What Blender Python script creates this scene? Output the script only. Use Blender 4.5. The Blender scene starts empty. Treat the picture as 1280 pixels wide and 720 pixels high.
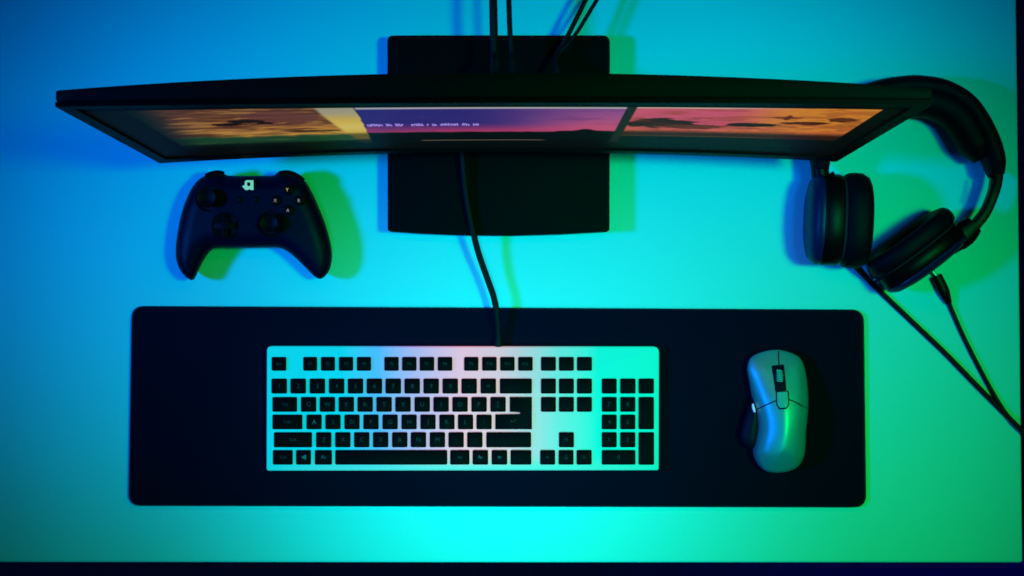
import bpy, bmesh, math, random
import numpy as np
from mathutils import Vector, Matrix
from mathutils.geometry import delaunay_2d_cdt

random.seed(7)
C = bpy.context.scene.collection
MM = 0.001
H = 1.600          # camera height above the desk
F = 1975.0         # focal length in pixels of a 1280 wide frame


def at(px, py, z=0.0):
    """point (metres) seen at photo pixel px, py when z millimetres above the desk"""
    d = H - z * MM
    return Vector(((px - 640) * d / F, (360 - py) * d / F, z * MM))


# ------------------------------------------------------------------ materials
def srgb(c):
    return tuple(((v / 255) / 12.92 if v / 255 <= 0.04045 else ((v / 255 + 0.055) / 1.055) ** 2.4) for v in c)


def mat(name, color, rough=0.5, spec=0.5, noise=0.0, nscale=200.0, bump=0.0, bscale=800.0, metallic=0.0,
        sheen=0.0, emit=None, estr=0.0, coat=0.0):
    m = bpy.data.materials.new(name)
    m.use_nodes = True
    nt = m.node_tree
    b = nt.nodes['Principled BSDF']
    b.inputs['Base Color'].default_value = (*color, 1)
    b.inputs['Roughness'].default_value = rough
    b.inputs['Specular IOR Level'].default_value = spec
    b.inputs['Metallic'].default_value = metallic
    b.inputs['Coat Weight'].default_value = coat
    if sheen:
        b.inputs['Sheen Weight'].default_value = sheen
    if emit:
        b.inputs['Emission Color'].default_value = (*emit, 1)
        b.inputs['Emission Strength'].default_value = estr
    tc = nt.nodes.new('ShaderNodeTexCoord')
    if noise:
        n = nt.nodes.new('ShaderNodeTexNoise')
        n.inputs['Scale'].default_value = nscale
        n.inputs['Detail'].default_value = 5
        nt.links.new(tc.outputs['Object'], n.inputs['Vector'])
        mr = nt.nodes.new('ShaderNodeMapRange')
        mr.inputs['To Min'].default_value = 1 - noise
        mr.inputs['To Max'].default_value = 1 + noise
        nt.links.new(n.outputs['Fac'], mr.inputs['Value'])
        mx = nt.nodes.new('ShaderNodeMix')
        mx.data_type = 'RGBA'
        mx.blend_type = 'MULTIPLY'
        mx.inputs['Factor'].default_value = 1
        mx.inputs['A'].default_value = (*color, 1)
        nt.links.new(mr.outputs['Result'], mx.inputs['B'])
        nt.links.new(mx.outputs['Result'], b.inputs['Base Color'])
        mr2 = nt.nodes.new('ShaderNodeMapRange')
        mr2.inputs['To Min'].default_value = max(0.05, rough - 0.08)
        mr2.inputs['To Max'].default_value = min(1, rough + 0.08)
        nt.links.new(n.outputs['Fac'], mr2.inputs['Value'])
        nt.links.new(mr2.outputs['Result'], b.inputs['Roughness'])
    if bump:
        n2 = nt.nodes.new('ShaderNodeTexNoise')
        n2.inputs['Scale'].default_value = bscale
        n2.inputs['Detail'].default_value = 3
        nt.links.new(tc.outputs['Object'], n2.inputs['Vector'])
        bp = nt.nodes.new('ShaderNodeBump')
        bp.inputs['Strength'].default_value = bump
        bp.inputs['Distance'].default_value = 0.0004
        nt.links.new(n2.outputs['Fac'], bp.inputs['Height'])
        nt.links.new(bp.outputs['Normal'], b.inputs['Normal'])
    return m


M = {}
M['desk'] = mat('white_laminate', (0.62, 0.62, 0.62), 0.55, 0.25, 0.03, 9, 0.06, 900)
M['desk_edge'] = mat('desk_edging', (0.30, 0.30, 0.32), 0.6, 0.2)
M['steel'] = mat('desk_leg_steel', (0.05, 0.05, 0.055), 0.5, 0.4)
M['floor'] = mat('navy_carpet', (0.003, 0.005, 0.15), 0.95, 0.02, 0.5, 60, 0.6, 300)
M['pad'] = mat('mat_cloth', (0.0050, 0.0022, 0.0095), 0.85, 0.03, 0.35, 1500, 0.35, 2500)
M['pad_edge'] = mat('mat_stitching', (0.008, 0.009, 0.02), 0.9, 0.1)
M['black'] = mat('black_plastic', (0.0022, 0.002, 0.0022), 0.5, 0.02, 0.15, 300, 0.1, 1800)
M['housing'] = mat('monitor_housing', (0.006, 0.0040, 0.0042), 0.6, 0.04, 0.2, 25, 0.15, 2200)
M['base'] = mat('stand_base', (0.0018, 0.0015, 0.0024), 0.55, 0.03, 0.15, 60, 0.1, 1500)
M['cable'] = mat('cable_rubber', (0.0025, 0.0025, 0.004), 0.6, 0.12)
M['key'] = mat('key_plastic', (0.0022, 0.0014, 0.002), 0.5, 0.02, 0.1, 900)
M['legend'] = mat('key_legend', (0.03, 0.03, 0.03), 0.6, 0.1)
M['legend_hi'] = mat('bright_key_legend', (0.12, 0.12, 0.12), 0.6, 0.1)
M['pad_body'] = mat('controller_shell', (0.0026, 0.0013, 0.011), 0.40, 0.07, 0.1, 400, 0.25, 3000)
M['pad_part'] = mat('controller_button', (0.0014, 0.0012, 0.002), 0.45, 0.05)
M['guide'] = mat('glowing_emblem', (0.05, 0.06, 0.06), 0.5, 0.1, emit=srgb((125, 225, 195)), estr=0.8)
M['mark_y'] = mat('yellow_mark', (0.05, 0.05, 0.03), 0.5, 0.1, emit=srgb((210, 190, 90)), estr=0.95)
M['mark_w'] = mat('pale_mark', (0.05, 0.045, 0.04), 0.5, 0.1, emit=srgb((190, 178, 165)), estr=0.6)
M['mouse'] = mat('mouse_shell', (0.33, 0.32, 0.38), 0.46, 0.6, 0.04, 300, 0.08, 2500, metallic=0.62)
M['mouse_dark'] = mat('mouse_rubber', (0.004, 0.003, 0.014), 0.5, 0.08)
M['wheel'] = mat('wheel_rubber', (0.06, 0.06, 0.12), 0.45, 0.4)
M['dpi'] = mat('mouse_button_plastic', (0.30, 0.32, 0.30), 0.35, 0.5)
M['ear_shell'] = mat('headphone_shell', (0.016, 0.006, 0.045), 0.40, 0.15, 0.1, 200, 0.1, 2000)
M['ear_body'] = mat('headphone_body', (0.0018, 0.0013, 0.0018), 0.38, 0.07)
M['leather'] = mat('leatherette', (0.0022, 0.0015, 0.005), 0.55, 0.06, 0.2, 300, 0.5, 900)
M['trim'] = mat('headphone_trim', (0.025, 0.025, 0.025), 0.35, 0.2, metallic=0.3)
M['metal'] = mat('bright_metal', (0.4, 0.4, 0.42), 0.3, 0.5, metallic=1.0)
M['led'] = mat('side_light', (0.4, 0.5, 0.7), 0.4, 0.3, emit=srgb((150, 205, 255)), estr=0.45)


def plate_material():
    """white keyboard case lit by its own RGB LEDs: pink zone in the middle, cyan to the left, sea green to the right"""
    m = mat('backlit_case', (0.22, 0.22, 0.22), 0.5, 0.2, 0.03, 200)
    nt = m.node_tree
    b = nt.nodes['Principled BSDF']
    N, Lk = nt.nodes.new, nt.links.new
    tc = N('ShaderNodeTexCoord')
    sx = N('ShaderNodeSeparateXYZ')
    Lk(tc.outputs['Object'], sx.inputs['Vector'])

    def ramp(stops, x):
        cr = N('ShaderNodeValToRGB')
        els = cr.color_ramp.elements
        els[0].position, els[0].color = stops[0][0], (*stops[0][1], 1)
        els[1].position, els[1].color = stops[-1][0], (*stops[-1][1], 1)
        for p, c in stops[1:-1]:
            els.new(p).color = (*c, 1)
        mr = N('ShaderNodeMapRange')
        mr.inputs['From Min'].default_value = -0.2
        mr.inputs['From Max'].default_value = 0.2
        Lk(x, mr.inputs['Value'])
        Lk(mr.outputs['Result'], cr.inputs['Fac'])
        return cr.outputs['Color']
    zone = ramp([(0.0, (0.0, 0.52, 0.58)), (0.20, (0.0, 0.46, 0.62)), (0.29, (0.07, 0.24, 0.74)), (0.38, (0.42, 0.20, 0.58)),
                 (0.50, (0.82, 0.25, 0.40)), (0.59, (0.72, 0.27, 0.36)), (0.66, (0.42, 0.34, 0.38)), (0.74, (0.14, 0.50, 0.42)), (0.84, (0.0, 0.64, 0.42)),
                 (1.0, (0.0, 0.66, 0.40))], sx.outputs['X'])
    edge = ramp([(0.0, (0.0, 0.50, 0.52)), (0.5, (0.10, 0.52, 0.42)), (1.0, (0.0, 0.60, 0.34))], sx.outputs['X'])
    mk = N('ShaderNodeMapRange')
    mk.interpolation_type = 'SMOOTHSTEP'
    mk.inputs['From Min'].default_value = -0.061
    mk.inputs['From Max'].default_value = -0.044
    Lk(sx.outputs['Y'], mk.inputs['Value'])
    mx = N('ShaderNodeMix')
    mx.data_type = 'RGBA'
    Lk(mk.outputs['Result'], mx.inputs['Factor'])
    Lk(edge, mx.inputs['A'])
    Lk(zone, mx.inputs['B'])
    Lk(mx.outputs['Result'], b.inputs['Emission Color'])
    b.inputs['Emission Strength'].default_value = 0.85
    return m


M['plate'] = plate_material()


# ------------------------------------------------------------------ object helpers
def link(name, me, parent=None):
    o = bpy.data.objects.new(name, me)
    C.objects.link(o)
    if parent is not None:
        o.parent = parent
        # parents are un-rotated Empties or meshes: keep the mesh where it was built
        o.matrix_parent_inverse = Matrix.Translation(-world_loc(parent))
    return o


def world_loc(o):
    return Vector(o['_w']) if '_w' in o else Vector((0, 0, 0))


def obj(name, bm, material, parent=None, smooth=True, origin=None):
    """one mesh object; vertices are given in world space, origin moves the pivot"""
    me = bpy.data.meshes.new(name)
    if origin is None:
        zs = [v.co for v in bm.verts]
        lo = Vector((min(c.x for c in zs), min(c.y for c in zs), min(c.z for c in zs)))
        hi = Vector((max(c.x for c in zs), max(c.y for c in zs), max(c.z for c in zs)))
        origin = Vector(((lo.x + hi.x) / 2, (lo.y + hi.y) / 2, lo.z))
    origin = Vector(origin)
    bmesh.ops.translate(bm, verts=bm.verts, vec=-origin)
    bmesh.ops.recalc_face_normals(bm, faces=bm.faces)
    bm.to_mesh(me)
    bm.free()
    if smooth:
        for p in me.polygons:
            p.use_smooth = True
    mats = material if isinstance(material, (list, tuple)) else [material]
    for m_ in mats:
        me.materials.append(m_)
    o = link(name, me, parent)
    o.location = origin
    if smooth:
        try:
            me.set_sharp_from_angle(angle=math.radians(40))
        except Exception:
            pass
    o['_w'] = tuple(origin)
    return o


def thing(name, label, cat, loc, group=None):
    o = bpy.data.objects.new(name, None)
    C.objects.link(o)
    o.location = loc
    o.empty_display_size = 0.02
    o['_w'] = tuple(loc)
    return tag(o, label, cat, group)


def tag(o, label=None, cat=None, group=None, kind=None):
    for k, v in (('label', label), ('category', cat), ('group', group), ('kind', kind)):
        if v:
            o[k] = v
    return o


def catmull(pts, n=8, closed=False):
    pts = [Vector(p) for p in pts]
    out = []
    N = len(pts)
    rng = N if closed else N - 1
    for i in range(rng):
        if closed:
            p0, p1, p2, p3 = pts[i - 1], pts[i], pts[(i + 1) % N], pts[(i + 2) % N]
        else:
            p0 = pts[i - 1] if i else pts[0] * 2 - pts[1]
            p1, p2 = pts[i], pts[i + 1]
            p3 = pts[i + 2] if i + 2 < N else pts[-1] * 2 - pts[-2]
        for k in range(n):
            t = k / n
            out.append(0.5 * ((2 * p1) + (p2 - p0) * t + (2 * p0 - 5 * p1 + 4 * p2 - p3) * t * t +
                              (3 * p1 - p0 - 3 * p2 + p3) * t * t * t))
    if not closed:
        out.append(pts[-1].copy())
    return out


def sweep(bm, path, half_r, half_z, seg=14, power=2.0, tilt=0.0, cap=True):
    """sweep a (super)ellipse along a path; half_r lies level across the path, half_z up; either may be a function of t"""
    N = len(path)
    rings = []
    for i, p in enumerate(path):
        t = i / (N - 1)
        d = (path[min(i + 1, N - 1)] - path[max(i - 1, 0)]).normalized()
        up = Vector((0, 0, 1))
        side = d.cross(up)
        if side.length < 1e-4:
            side = Vector((1, 0, 0))
        side.normalize()
        u = side.cross(d).normalized()
        a = half_r(t) if callable(half_r) else half_r
        b = half_z(t) if callable(half_z) else half_z
        tl = tilt(t) if callable(tilt) else tilt
        s2 = side * math.cos(tl) + u * math.sin(tl)
        u2 = u * math.cos(tl) - side * math.sin(tl)
        ring = []
        for k in range(seg):
            an = 2 * math.pi * k / seg
            c, s = math.cos(an), math.sin(an)
            c = math.copysign(abs(c) ** (2 / power), c)
            s = math.copysign(abs(s) ** (2 / power), s)
            ring.append(bm.verts.new(p + s2 * (a * c) + u2 * (b * s)))
        rings.append(ring)
    for r0, r1 in zip(rings, rings[1:]):
        for k in range(seg):
            bm.faces.new((r0[k], r0[(k + 1) % seg], r1[(k + 1) % seg], r1[k]))
    if cap:
        bm.faces.new(rings[0][::-1])
        bm.faces.new(rings[-1])
    return bm


def tube(pts, r, n=8, seg=12):
    bm = bmesh.new()
    return sweep(bm, catmull(pts, n), r, r, seg)


def round_poly(corners, radii, n=6):
    """polygon with rounded corners; corners are 2D"""
    out = []
    N = len(corners)
    for i in range(N):
        p = Vector(corners[i][:2])
        a = Vector(corners[i - 1][:2])
        b = Vector(corners[(i + 1) % N][:2])
        r = radii[i] if isinstance(radii, (list, tuple)) else radii
        if r <= 0:
            out.append(p)
            continue
        da, db = (a - p).normalized(), (b - p).normalized()
        p0, p1 = p + da * r, p + db * r
        for k in range(n + 1):
            t = k / n
            q = p0 * (1 - t) ** 2 + p * 2 * t * (1 - t) + p1 * t * t
            out.append(q)
    return out


def prism(bm, outline, z0, z1, bevel=0.0, segs=3, bottom_bevel=False, mat_index=0):
    """extruded outline with a rounded top rim"""
    vs = [bm.verts.new((p[0], p[1], z0)) for p in outline]
    f = bm.faces.new(vs)
    f.normal_update()
    r = bmesh.ops.extrude_face_region(bm, geom=[f])
    nv = [g for g in r['geom'] if isinstance(g, bmesh.types.BMVert)]
    for v in nv:
        v.co.z = z1
    nf = [g for g in r['geom'] if isinstance(g, bmesh.types.BMFace)]
    f.material_index = mat_index
    for x in nf:
        x.material_index = mat_index
    if bevel:
        es = set()
        for x in nf:
            es.update(x.edges)
        if bottom_bevel:
            es.update(f.edges)
        bmesh.ops.bevel(bm, geom=list(es), offset=bevel, segments=segs, profile=0.5, affect='EDGES', clamp_overlap=True)
    return bm


def box(bm, x0, x1, y0, y1, z0, z1, bevel=0.0, segs=2):
    return prism(bm, [(x0, y0), (x1, y0), (x1, y1), (x0, y1)], z0, z1, bevel, segs, True)


def lathe(bm, prof, center, seg=28, axis=(0, 0, 1), su=1.0, sv=1.0, u=None, power=2.0):
    """revolve profile [(radius, height)] round an axis; su / sv stretch the section"""
    ax = Vector(axis).normalized()
    if u is None:
        u = ax.orthogonal().normalized() if abs(ax.z) < 0.99 else Vector((1, 0, 0))
    u = Vector(u).normalized()
    v = ax.cross(u).normalized()
    c0 = Vector(center)
    rings = []
    for r, h in prof:
        if r <= 1e-7:
            rings.append([bm.verts.new(c0 + ax * h)])
            continue
        ring = []
        for k in range(seg):
            an = 2 * math.pi * k / seg
            c, s = math.cos(an), math.sin(an)
            c = math.copysign(abs(c) ** (2 / power), c)
            s = math.copysign(abs(s) ** (2 / power), s)
            ring.append(bm.verts.new(c0 + ax * h + u * (r * su * c) + v * (r * sv * s)))
        rings.append(ring)
    for a, b in zip(rings, rings[1:]):
        if len(a) == 1 and len(b) == 1:
            continue
        for k in range(seg):
            if len(a) == 1:
                bm.faces.new((a[0], b[k], b[(k + 1) % seg]))
            elif len(b) == 1:
                bm.faces.new((a[k], a[(k + 1) % seg], b[0]))
            else:
                bm.faces.new((a[k], a[(k + 1) % seg], b[(k + 1) % seg], b[k]))
    if len(rings[0]) > 1:
        bm.faces.new(rings[0][::-1])
    if len(rings[-1]) > 1:
        bm.faces.new(rings[-1])
    return bm


def poly_dist(P, poly):
    """distance of points P (n,2) to the polygon outline and whether they are inside"""
    A = np.array(poly)
    B = np.roll(A, -1, axis=0)
    d = np.full(len(P), 1e9)
    inside = np.zeros(len(P), bool)
    for a, b in zip(A, B):
        ab = b - a
        t = np.clip(((P - a) @ ab) / max(ab @ ab, 1e-18), 0, 1)
        q = a + t[:, None] * ab
        d = np.minimum(d, np.hypot(*(P - q).T))
        cond = (a[1] > P[:, 1]) != (b[1] > P[:, 1])
        with np.errstate(divide='ignore', invalid='ignore'):
            xi = (b[0] - a[0]) * (P[:, 1] - a[1]) / (b[1] - a[1]) + a[0]
        inside ^= cond & (P[:, 0] < xi)
    return d, inside


class Pillow:
    """a rounded solid over an outline: top and bottom are height functions that meet at the rim"""

    def __init__(self, outline, top, bottom, step, offsets):
        self.poly = np.array([(p[0], p[1]) for p in outline])
        self.top, self.bottom = top, bottom
        self.step, self.offsets = step, offsets

    def mesh(self):
        poly = self.poly
        n = len(poly)
        nxt, prv = np.roll(poly, -1, 0), np.roll(poly, 1, 0)
        tg = nxt - prv
        tg /= np.linalg.norm(tg, axis=1)[:, None]
        area = 0.5 * np.sum(poly[:, 0] * nxt[:, 1] - nxt[:, 0] * poly[:, 1])
        nr = np.stack([-tg[:, 1], tg[:, 0]], 1) * (1 if area > 0 else -1)
        pts = []
        for off in self.offsets:
            q = poly + nr * off
            d, ins = poly_dist(q, poly)
            ok = ins & (d > off * 0.93)
            pts.append(q[ok])
        lo, hi = poly.min(0), poly.max(0)
        gx, gy = np.meshgrid(np.arange(lo[0], hi[0], self.step), np.arange(lo[1], hi[1], self.step))
        gx = gx + (np.arange(gx.shape[0]) % 2)[:, None] * self.step / 2
        g = np.stack([gx.ravel(), gy.ravel()], 1)
        d, ins = poly_dist(g, poly)
        pts.append(g[ins & (d > self.offsets[-1] + self.step * 0.6)])
        allp = np.concatenate([poly] + pts)
        co = [Vector((float(a), float(b))) for a, b in allp]
        edges = [(i, (i + 1) % n) for i in range(n)]
        vco, ve, vf, ov, oe, of = delaunay_2d_cdt(co, edges, [], 1, 1e-7)
        V = np.array([(v.x, v.y) for v in vco])
        d, ins = poly_dist(V, poly)
        rim = d < 1e-6
        d[rim] = 0
        bm = bmesh.new()
        zt = self.top(V[:, 0], V[:, 1], d)
        zb = self.bottom(V[:, 0], V[:, 1], d)
        tv, bv = [], []
        for i in range(len(V)):
            t = bm.verts.new((V[i, 0], V[i, 1], zt[i]))
            tv.append(t)
            bv.append(t if rim[i] else bm.verts.new((V[i, 0], V[i, 1], min(zb[i], zt[i] - 1e-5))))
        for f in vf:
            try:
                bm.faces.new([tv[i] for i in f])
                bm.faces.new([bv[i] for i in f][::-1])
            except ValueError:
                pass
        return bm

    def z(self, x, y):
        P = np.array([[x, y]])
        d, ins = poly_dist(P, self.poly)
        return float(self.top(P[:, 0], P[:, 1], np.where(ins, d, 0))[0])


def dome(d, r):
    t = np.clip(d / r, 0, 1)
    return np.sqrt(np.clip(1 - (1 - t) ** 2, 0, 1))


_glyph = {}


def glyph(text):
    """flat mesh data (verts, faces) of a piece of text about 1 unit high, centred"""
    if text in _glyph:
        return _glyph[text]
    cu = bpy.data.curves.new('glyph', 'FONT')
    cu.body = text
    cu.align_x = 'CENTER'
    cu.align_y = 'CENTER'
    cu.resolution_u = 2
    o = bpy.data.objects.new('glyph', cu)
    C.objects.link(o)
    dg = bpy.context.evaluated_depsgraph_get()
    ev = o.evaluated_get(dg)
    me = ev.to_mesh()
    vs = [v.co.copy() for v in me.vertices]
    fs = [tuple(p.vertices) for p in me.polygons]
    ev.to_mesh_clear()
    bpy.data.objects.remove(o)
    bpy.data.curves.remove(cu)
    if vs:
        cx = (min(v.x for v in vs) + max(v.x for v in vs)) / 2
        cy = (min(v.y for v in vs) + max(v.y for v in vs)) / 2
        vs = [Vector((v.x - cx, v.y - cy, 0)) for v in vs]
    _glyph[text] = (vs, fs)
    return _glyph[text]


def add_glyph(bm, text, x, y, z, size, mi=0, rot=0.0):
    vs, fs = glyph(text)
    c, s = math.cos(rot), math.sin(rot)
    nv = [bm.verts.new((x + (v.x * c - v.y * s) * size, y + (v.x * s + v.y * c) * size, z)) for v in vs]
    for f in fs:
        try:
            bm.faces.new([nv[i] for i in f]).material_index = mi
        except ValueError:
            pass


# ------------------------------------------------------------------ setting: floor and desk
bm = bmesh.new()
vs = [bm.verts.new(p) for p in ((-2.6, -2.0, -0.74), (2.6, -2.0, -0.74), (2.6, 2.0, -0.74), (-2.6, 2.0, -0.74))]
bm.faces.new(vs)
o = obj('floor', bm, M['floor'], smooth=False)
tag(o, 'dark navy floor below the white desk', 'floor', kind='structure')

desk = thing('desk', 'white desk whose pale top fills the picture under coloured light', 'desk', (-0.2, 0.1, -0.74))
fr = at(1278.5, 703.5)
br = at(1270.5, 0)
slope = (br.x - fr.x) / (br.y - fr.y)
xr = lambda y: fr.x + slope * (y - fr.y)
yb = 0.50
outline = round_poly([(-0.86, fr.y + 0.0005), (fr.x, fr.y), (xr(yb), yb), (-0.86, yb)], 0.003, 3)
bm = bmesh.new()
prism(bm, outline, -0.025, 0.0, 0.0022, 4, True)
obj('desktop', bm, M['desk'], desk)
for sx in (-0.80, 0.44):
    for sy in (-0.22, 0.44):
        bm = bmesh.new()
        box(bm, sx - 0.02, sx + 0.02, sy - 0.02, sy + 0.02, -0.738, -0.0255, 0.003)
        obj('leg', bm, M['steel'], desk)

# ------------------------------------------------------------------ desk mat
cs = [at(161.5, 631.5, 4), at(1082, 633.5, 4), at(1079, 388, 4), at(165.5, 383.5, 4)]
ol = round_poly([(c.x, c.y) for c in cs], 0.012, 8)
padt = thing('desk_mat', 'long black cloth desk mat with rounded corners under the keyboard and mouse', 'desk mat', at(622, 508))
bm = bmesh.new()
prism(bm, ol, 0.0003, 0.004, 0.0012, 3)
obj('cloth_surface', bm, M['pad'], padt)
bm = bmesh.new()
ring = [Vector((p.x, p.y, 0.0031)) for p in ol]
ring.append(ring[0].copy())
sweep(bm, ring, 0.0009, 0.0013, 8, cap=False)
obj('stitched_edge', bm, M['pad_edge'], padt)

# ------------------------------------------------------------------ keyboard
kb = thing('keyboard', 'white backlit keyboard with black keys and a pink glow in its middle', 'keyboard', at(578, 510, 4))
ZC, ZK = 15.0, 18.6
cs = [at(333, 588.5, ZC), at(823.5, 588, ZC), at(824, 433.5, ZC), at(333.5, 433, ZC)]
ol = round_poly([(c.x, c.y) for c in cs], [0.0025, 0.0025, 0.006, 0.0045], 5)
bm = bmesh.new()
prism(bm, ol, 0.0043, ZC * MM, 0.0022, 4)
kc = at(578, 510, 4.3)
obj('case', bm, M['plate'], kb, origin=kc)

kf = (446, 463.5)
rows = [kf, (473, 492), (496, 514.8), (518, 536.7), (540, 559.2), (562.3, 580.8)]
keys = []


def K(row, xs, legends=None, hi=()):
    for i, (a, b) in enumerate(xs):
        keys.append((a, b, rows[row][0], rows[row][1], (legends[i] if legends else ''), i in hi))


nav = [(676, 695), (698.5, 717.5), (721, 740)]
K(0, [(339.5, 358.2), (379, 396.7), (401, 419), (423.5, 441.7), (446, 464), (480.3, 498.6), (502.5, 520.8), (524.5, 543),
      (547, 565.5), (580, 598.2), (602.5, 621), (625, 643.4), (647.5, 666)],
  ['Esc', 'F1', 'F2', 'F3', 'F4', 'F5', 'F6', 'F7', 'F8', 'F9', 'F10', 'F11', 'F12'])
K(0, nav)
x1 = [339.3, 363, 387, 411, 434.6, 458.2, 481.8, 505.5, 529.2, 553, 576.6, 600.5]
K(1, [(a, a + 19.7) for a in x1] + [(624.6, 665)], list('1234567890-=') + [''])
K(1, nav)
K(1, [(752, 771), (775, 794.5), (798, 817.5)])
x2 = [376, 399.6, 423.2, 446.7, 470.4, 494, 518, 541.6, 565.3, 589, 612.8]
K(2, [(340.5, 371.7)] + [(a, a + 19.6) for a in x2], ['Tab'] + list('QWERTYUIOP['))
K(2, nav)
K(2, [(752, 771), (775, 794.3)], ['7', '8'])
x3 = [383, 406.6, 430.4, 454.1, 478, 501.7, 525.3, 549, 572.2, 595.4]
K(3, [(340.5, 378.3)] + [(a, a + 19.4) for a in x3], ['Caps'] + list('ASDFGHJKL;'), (1,))
K(3, [(752, 771), (775, 794.3)], ['4', '5'])
x4 = [395, 418.9, 442.5, 466.1, 490, 513.3, 537, 560.4, 583.8]
K(4, [(342.3, 390.3)] + [(a, a + 19.5) for a in x4] + [(607.7, 664)], ['Shift'] + list('ZXCVBNM,.') + [''])
K(4, [(698.5, 717.5)], ['\u2191'])
K(4, [(752, 771), (775, 794.3)], ['1', '2'])
K(5, [(341, 366.3), (370, 389), (393.5, 415.2), (419, 559.3), (562.6, 587), (590.6, 610.3), (614.4, 634.2), (638, 664.3)],
  ['Ctrl', '\u25C4', 'Alt', '', 'Alt', 'Fn', '=', ''], (1, 2, 5, 6))
K(5, [(675, 694), (698, 717), (720.5, 739.7)], ['<', '\u2193', '>'])
K(5, [(752, 794.4)], ['0'])
keys.append((798, 817.5, 496, 536.7, '', False))
keys.append((798, 817.7, 540, 581, '', False))


def key_mesh(outline_px, legend, hi, lx, ly):
    """a keycap: rounded tapering block with a slightly softened top"""
    bm = bmesh.new()
    base = [at(x, y, ZC) for x, y in outline_px]
    cx = sum(p.x for p in base) / len(base)
    cy = sum(p.y for p in base) / len(base)
    rr = 0.0016 if len(base) == 4 else 0.0006
    ol = round_poly([(p.x, p.y) for p in base], rr, 3)
    vs0 = [bm.verts.new((p.x, p.y, ZC * MM + 0.0006)) for p in ol]
    top = [at(x, y, ZK) for x, y in outline_px]
    # inset the top a little towards the inside of the cap
    N = len(top)
    tp = []
    area = sum(top[i].x * top[(i + 1) % N].y - top[(i + 1) % N].x * top[i].y for i in range(N))
    sg = 1 if area > 0 else -1
    for i in range(N):
        a, p, b = top[i - 1], top[i], top[(i + 1) % N]
        e0, e1 = (p - a).normalized(), (b - p).normalized()
        n0 = Vector((-e0.y, e0.x, 0)) * sg
        n1 = Vector((-e1.y, e1.x, 0)) * sg
        tp.append(p + (n0 + n1) * (0.0006 if N == 4 else 0.0003))
    ot = round_poly([(p.x, p.y) for p in tp], rr, 3)
    vs1 = [bm.verts.new((p.x, p.y, ZK * MM)) for p in ot]
    n = len(vs0)
    for k in range(n):
        bm.faces.new((vs0[k], vs0[(k + 1) % n], vs1[(k + 1) % n], vs1[k]))
    tf = bm.faces.new(vs1)
    bm.faces.new(vs0[::-1])
    bmesh.ops.bevel(bm, geom=list(tf.edges), offset=0.0007 if N == 4 else 0.0003, segments=2, profile=0.5, affect='EDGES')
    if legend:
        size = 0.0062 if len(legend) == 1 else 0.0042
        p = at(lx, ly, ZK + 0.06)
        add_glyph(bm, legend, p.x, p.y, p.z, size, 2 if hi else 1)
    return bm


for a, b, t, bt, leg, hi in keys:
    bm = key_mesh([(a, bt), (b, bt), (b, t), (a, t)], leg, hi, (a + b) / 2, (t + bt) / 2)
    obj('key', bm, [M['key'], M['legend'], M['legend_hi']], kb)
bm = key_mesh([(619, 536.7), (665, 536.7), (665, 496), (637, 496), (637, 514.8), (650, 515.4), (650, 517.2), (619, 517.8)], '\u21B5', False, 641, 526)
obj('enter_key', bm, [M['key'], M['legend'], M['legend_hi']], kb)

kp = [at(576, 170, 36), at(578, 195, 34), at(580.5, 225, 31.5), at(585, 258, 30), at(591.5, 290, 29), at(598, 316, 25), at(608, 345, 21),
      at(617, 371, 20), at(621, 392, 18), at(622.5, 412, 14), at(623, 430, 11), at(623, 440, 10)]
bm = tube(kp, 0.0031, 8, 12)
obj('cable', bm, M['cable'], kb)
bm = bmesh.new()
sweep(bm, catmull([at(623, 419, 12.5), at(623, 428, 11.5), at(623, 436, 10.5)], 4), lambda t: 0.0034 + 0.0008 * t, lambda t: 0.0033 + 0.0006 * t, 12)
obj('strain_relief', bm, M['cable'], kb)

# ------------------------------------------------------------------ computer mouse
Z0 = 890, 420, 644 / 170.0


def mz(x, y, z):
    return at(890 + x / Z0[2], 420 + y / Z0[2], z)


mt = thing('computer_mouse', 'pale grey gaming mouse on the right end of the black mat', 'mouse', at(973, 515, 4))
mol = [(250, 74), (310, 66), (365, 76), (415, 100), (440, 145), (454, 220), (459, 300), (455, 380), (447, 460), (445, 520), (438, 570),
       (415, 615), (375, 640), (310, 650), (255, 640), (218, 605), (198, 555), (205, 490), (214, 430), (208, 360), (192, 290),
       (178, 210), (170, 150), (190, 100)]
mout = catmull([mz(x, y, 18) for x, y in mol], 7, True)
mys = [p.y for p in mout]
my0, my1 = min(mys), max(mys)
mxc = sum(p.x for p in mout) / len(mout)


def mtop(x, y, d):
    t = (y - my0) / (my1 - my0)                      # 0 at the palm end, 1 at the front
    ridge = 15 + 28 * np.sin(np.clip(t * 0.78 + 0.18, 0, 1) * math.pi) ** 1.2 * (1 - 0.35 * t)
    return 0.014 + (ridge * MM - 0.012) * (0.35 * dome(d, 0.012) + 0.65 * dome(d, 0.0345) ** 1.35)


def mbot(x, y, d):
    return 0.014 - 0.0095 * dome(d, 0.006)


mp = Pillow(mout, mtop, mbot, 0.0026, [0.0004, 0.0012, 0.0024, 0.004])
obj('shell', mp.mesh(), M['mouse'], mt)


def on_mouse(pts, lift=0.0):
    out = []
    for x, y in pts:
        p = mz(x, y, 36)
        for _ in range(3):
            z = mp.z(p.x, p.y)
            p = mz(x, y, z / MM)
        out.append(Vector((p.x, p.y, mp.z(p.x, p.y) + lift)))
    return out


def ribbon(pts, r, n=5, flat=1.0):
    bm = bmesh.new()
    return sweep(bm, catmull(pts, n), r, r * flat, 8)


for pts in ([(214, 346), (240, 334), (270, 320), (306, 305)], [(362, 300), (395, 313), (420, 327), (449, 342)],
            [(314, 72), (315, 95), (316, 120), (317, 142)]):
    obj('button_seam', ribbon(on_mouse(pts, 0.0001), 0.0006), M['mouse_dark'], mt)


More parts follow.
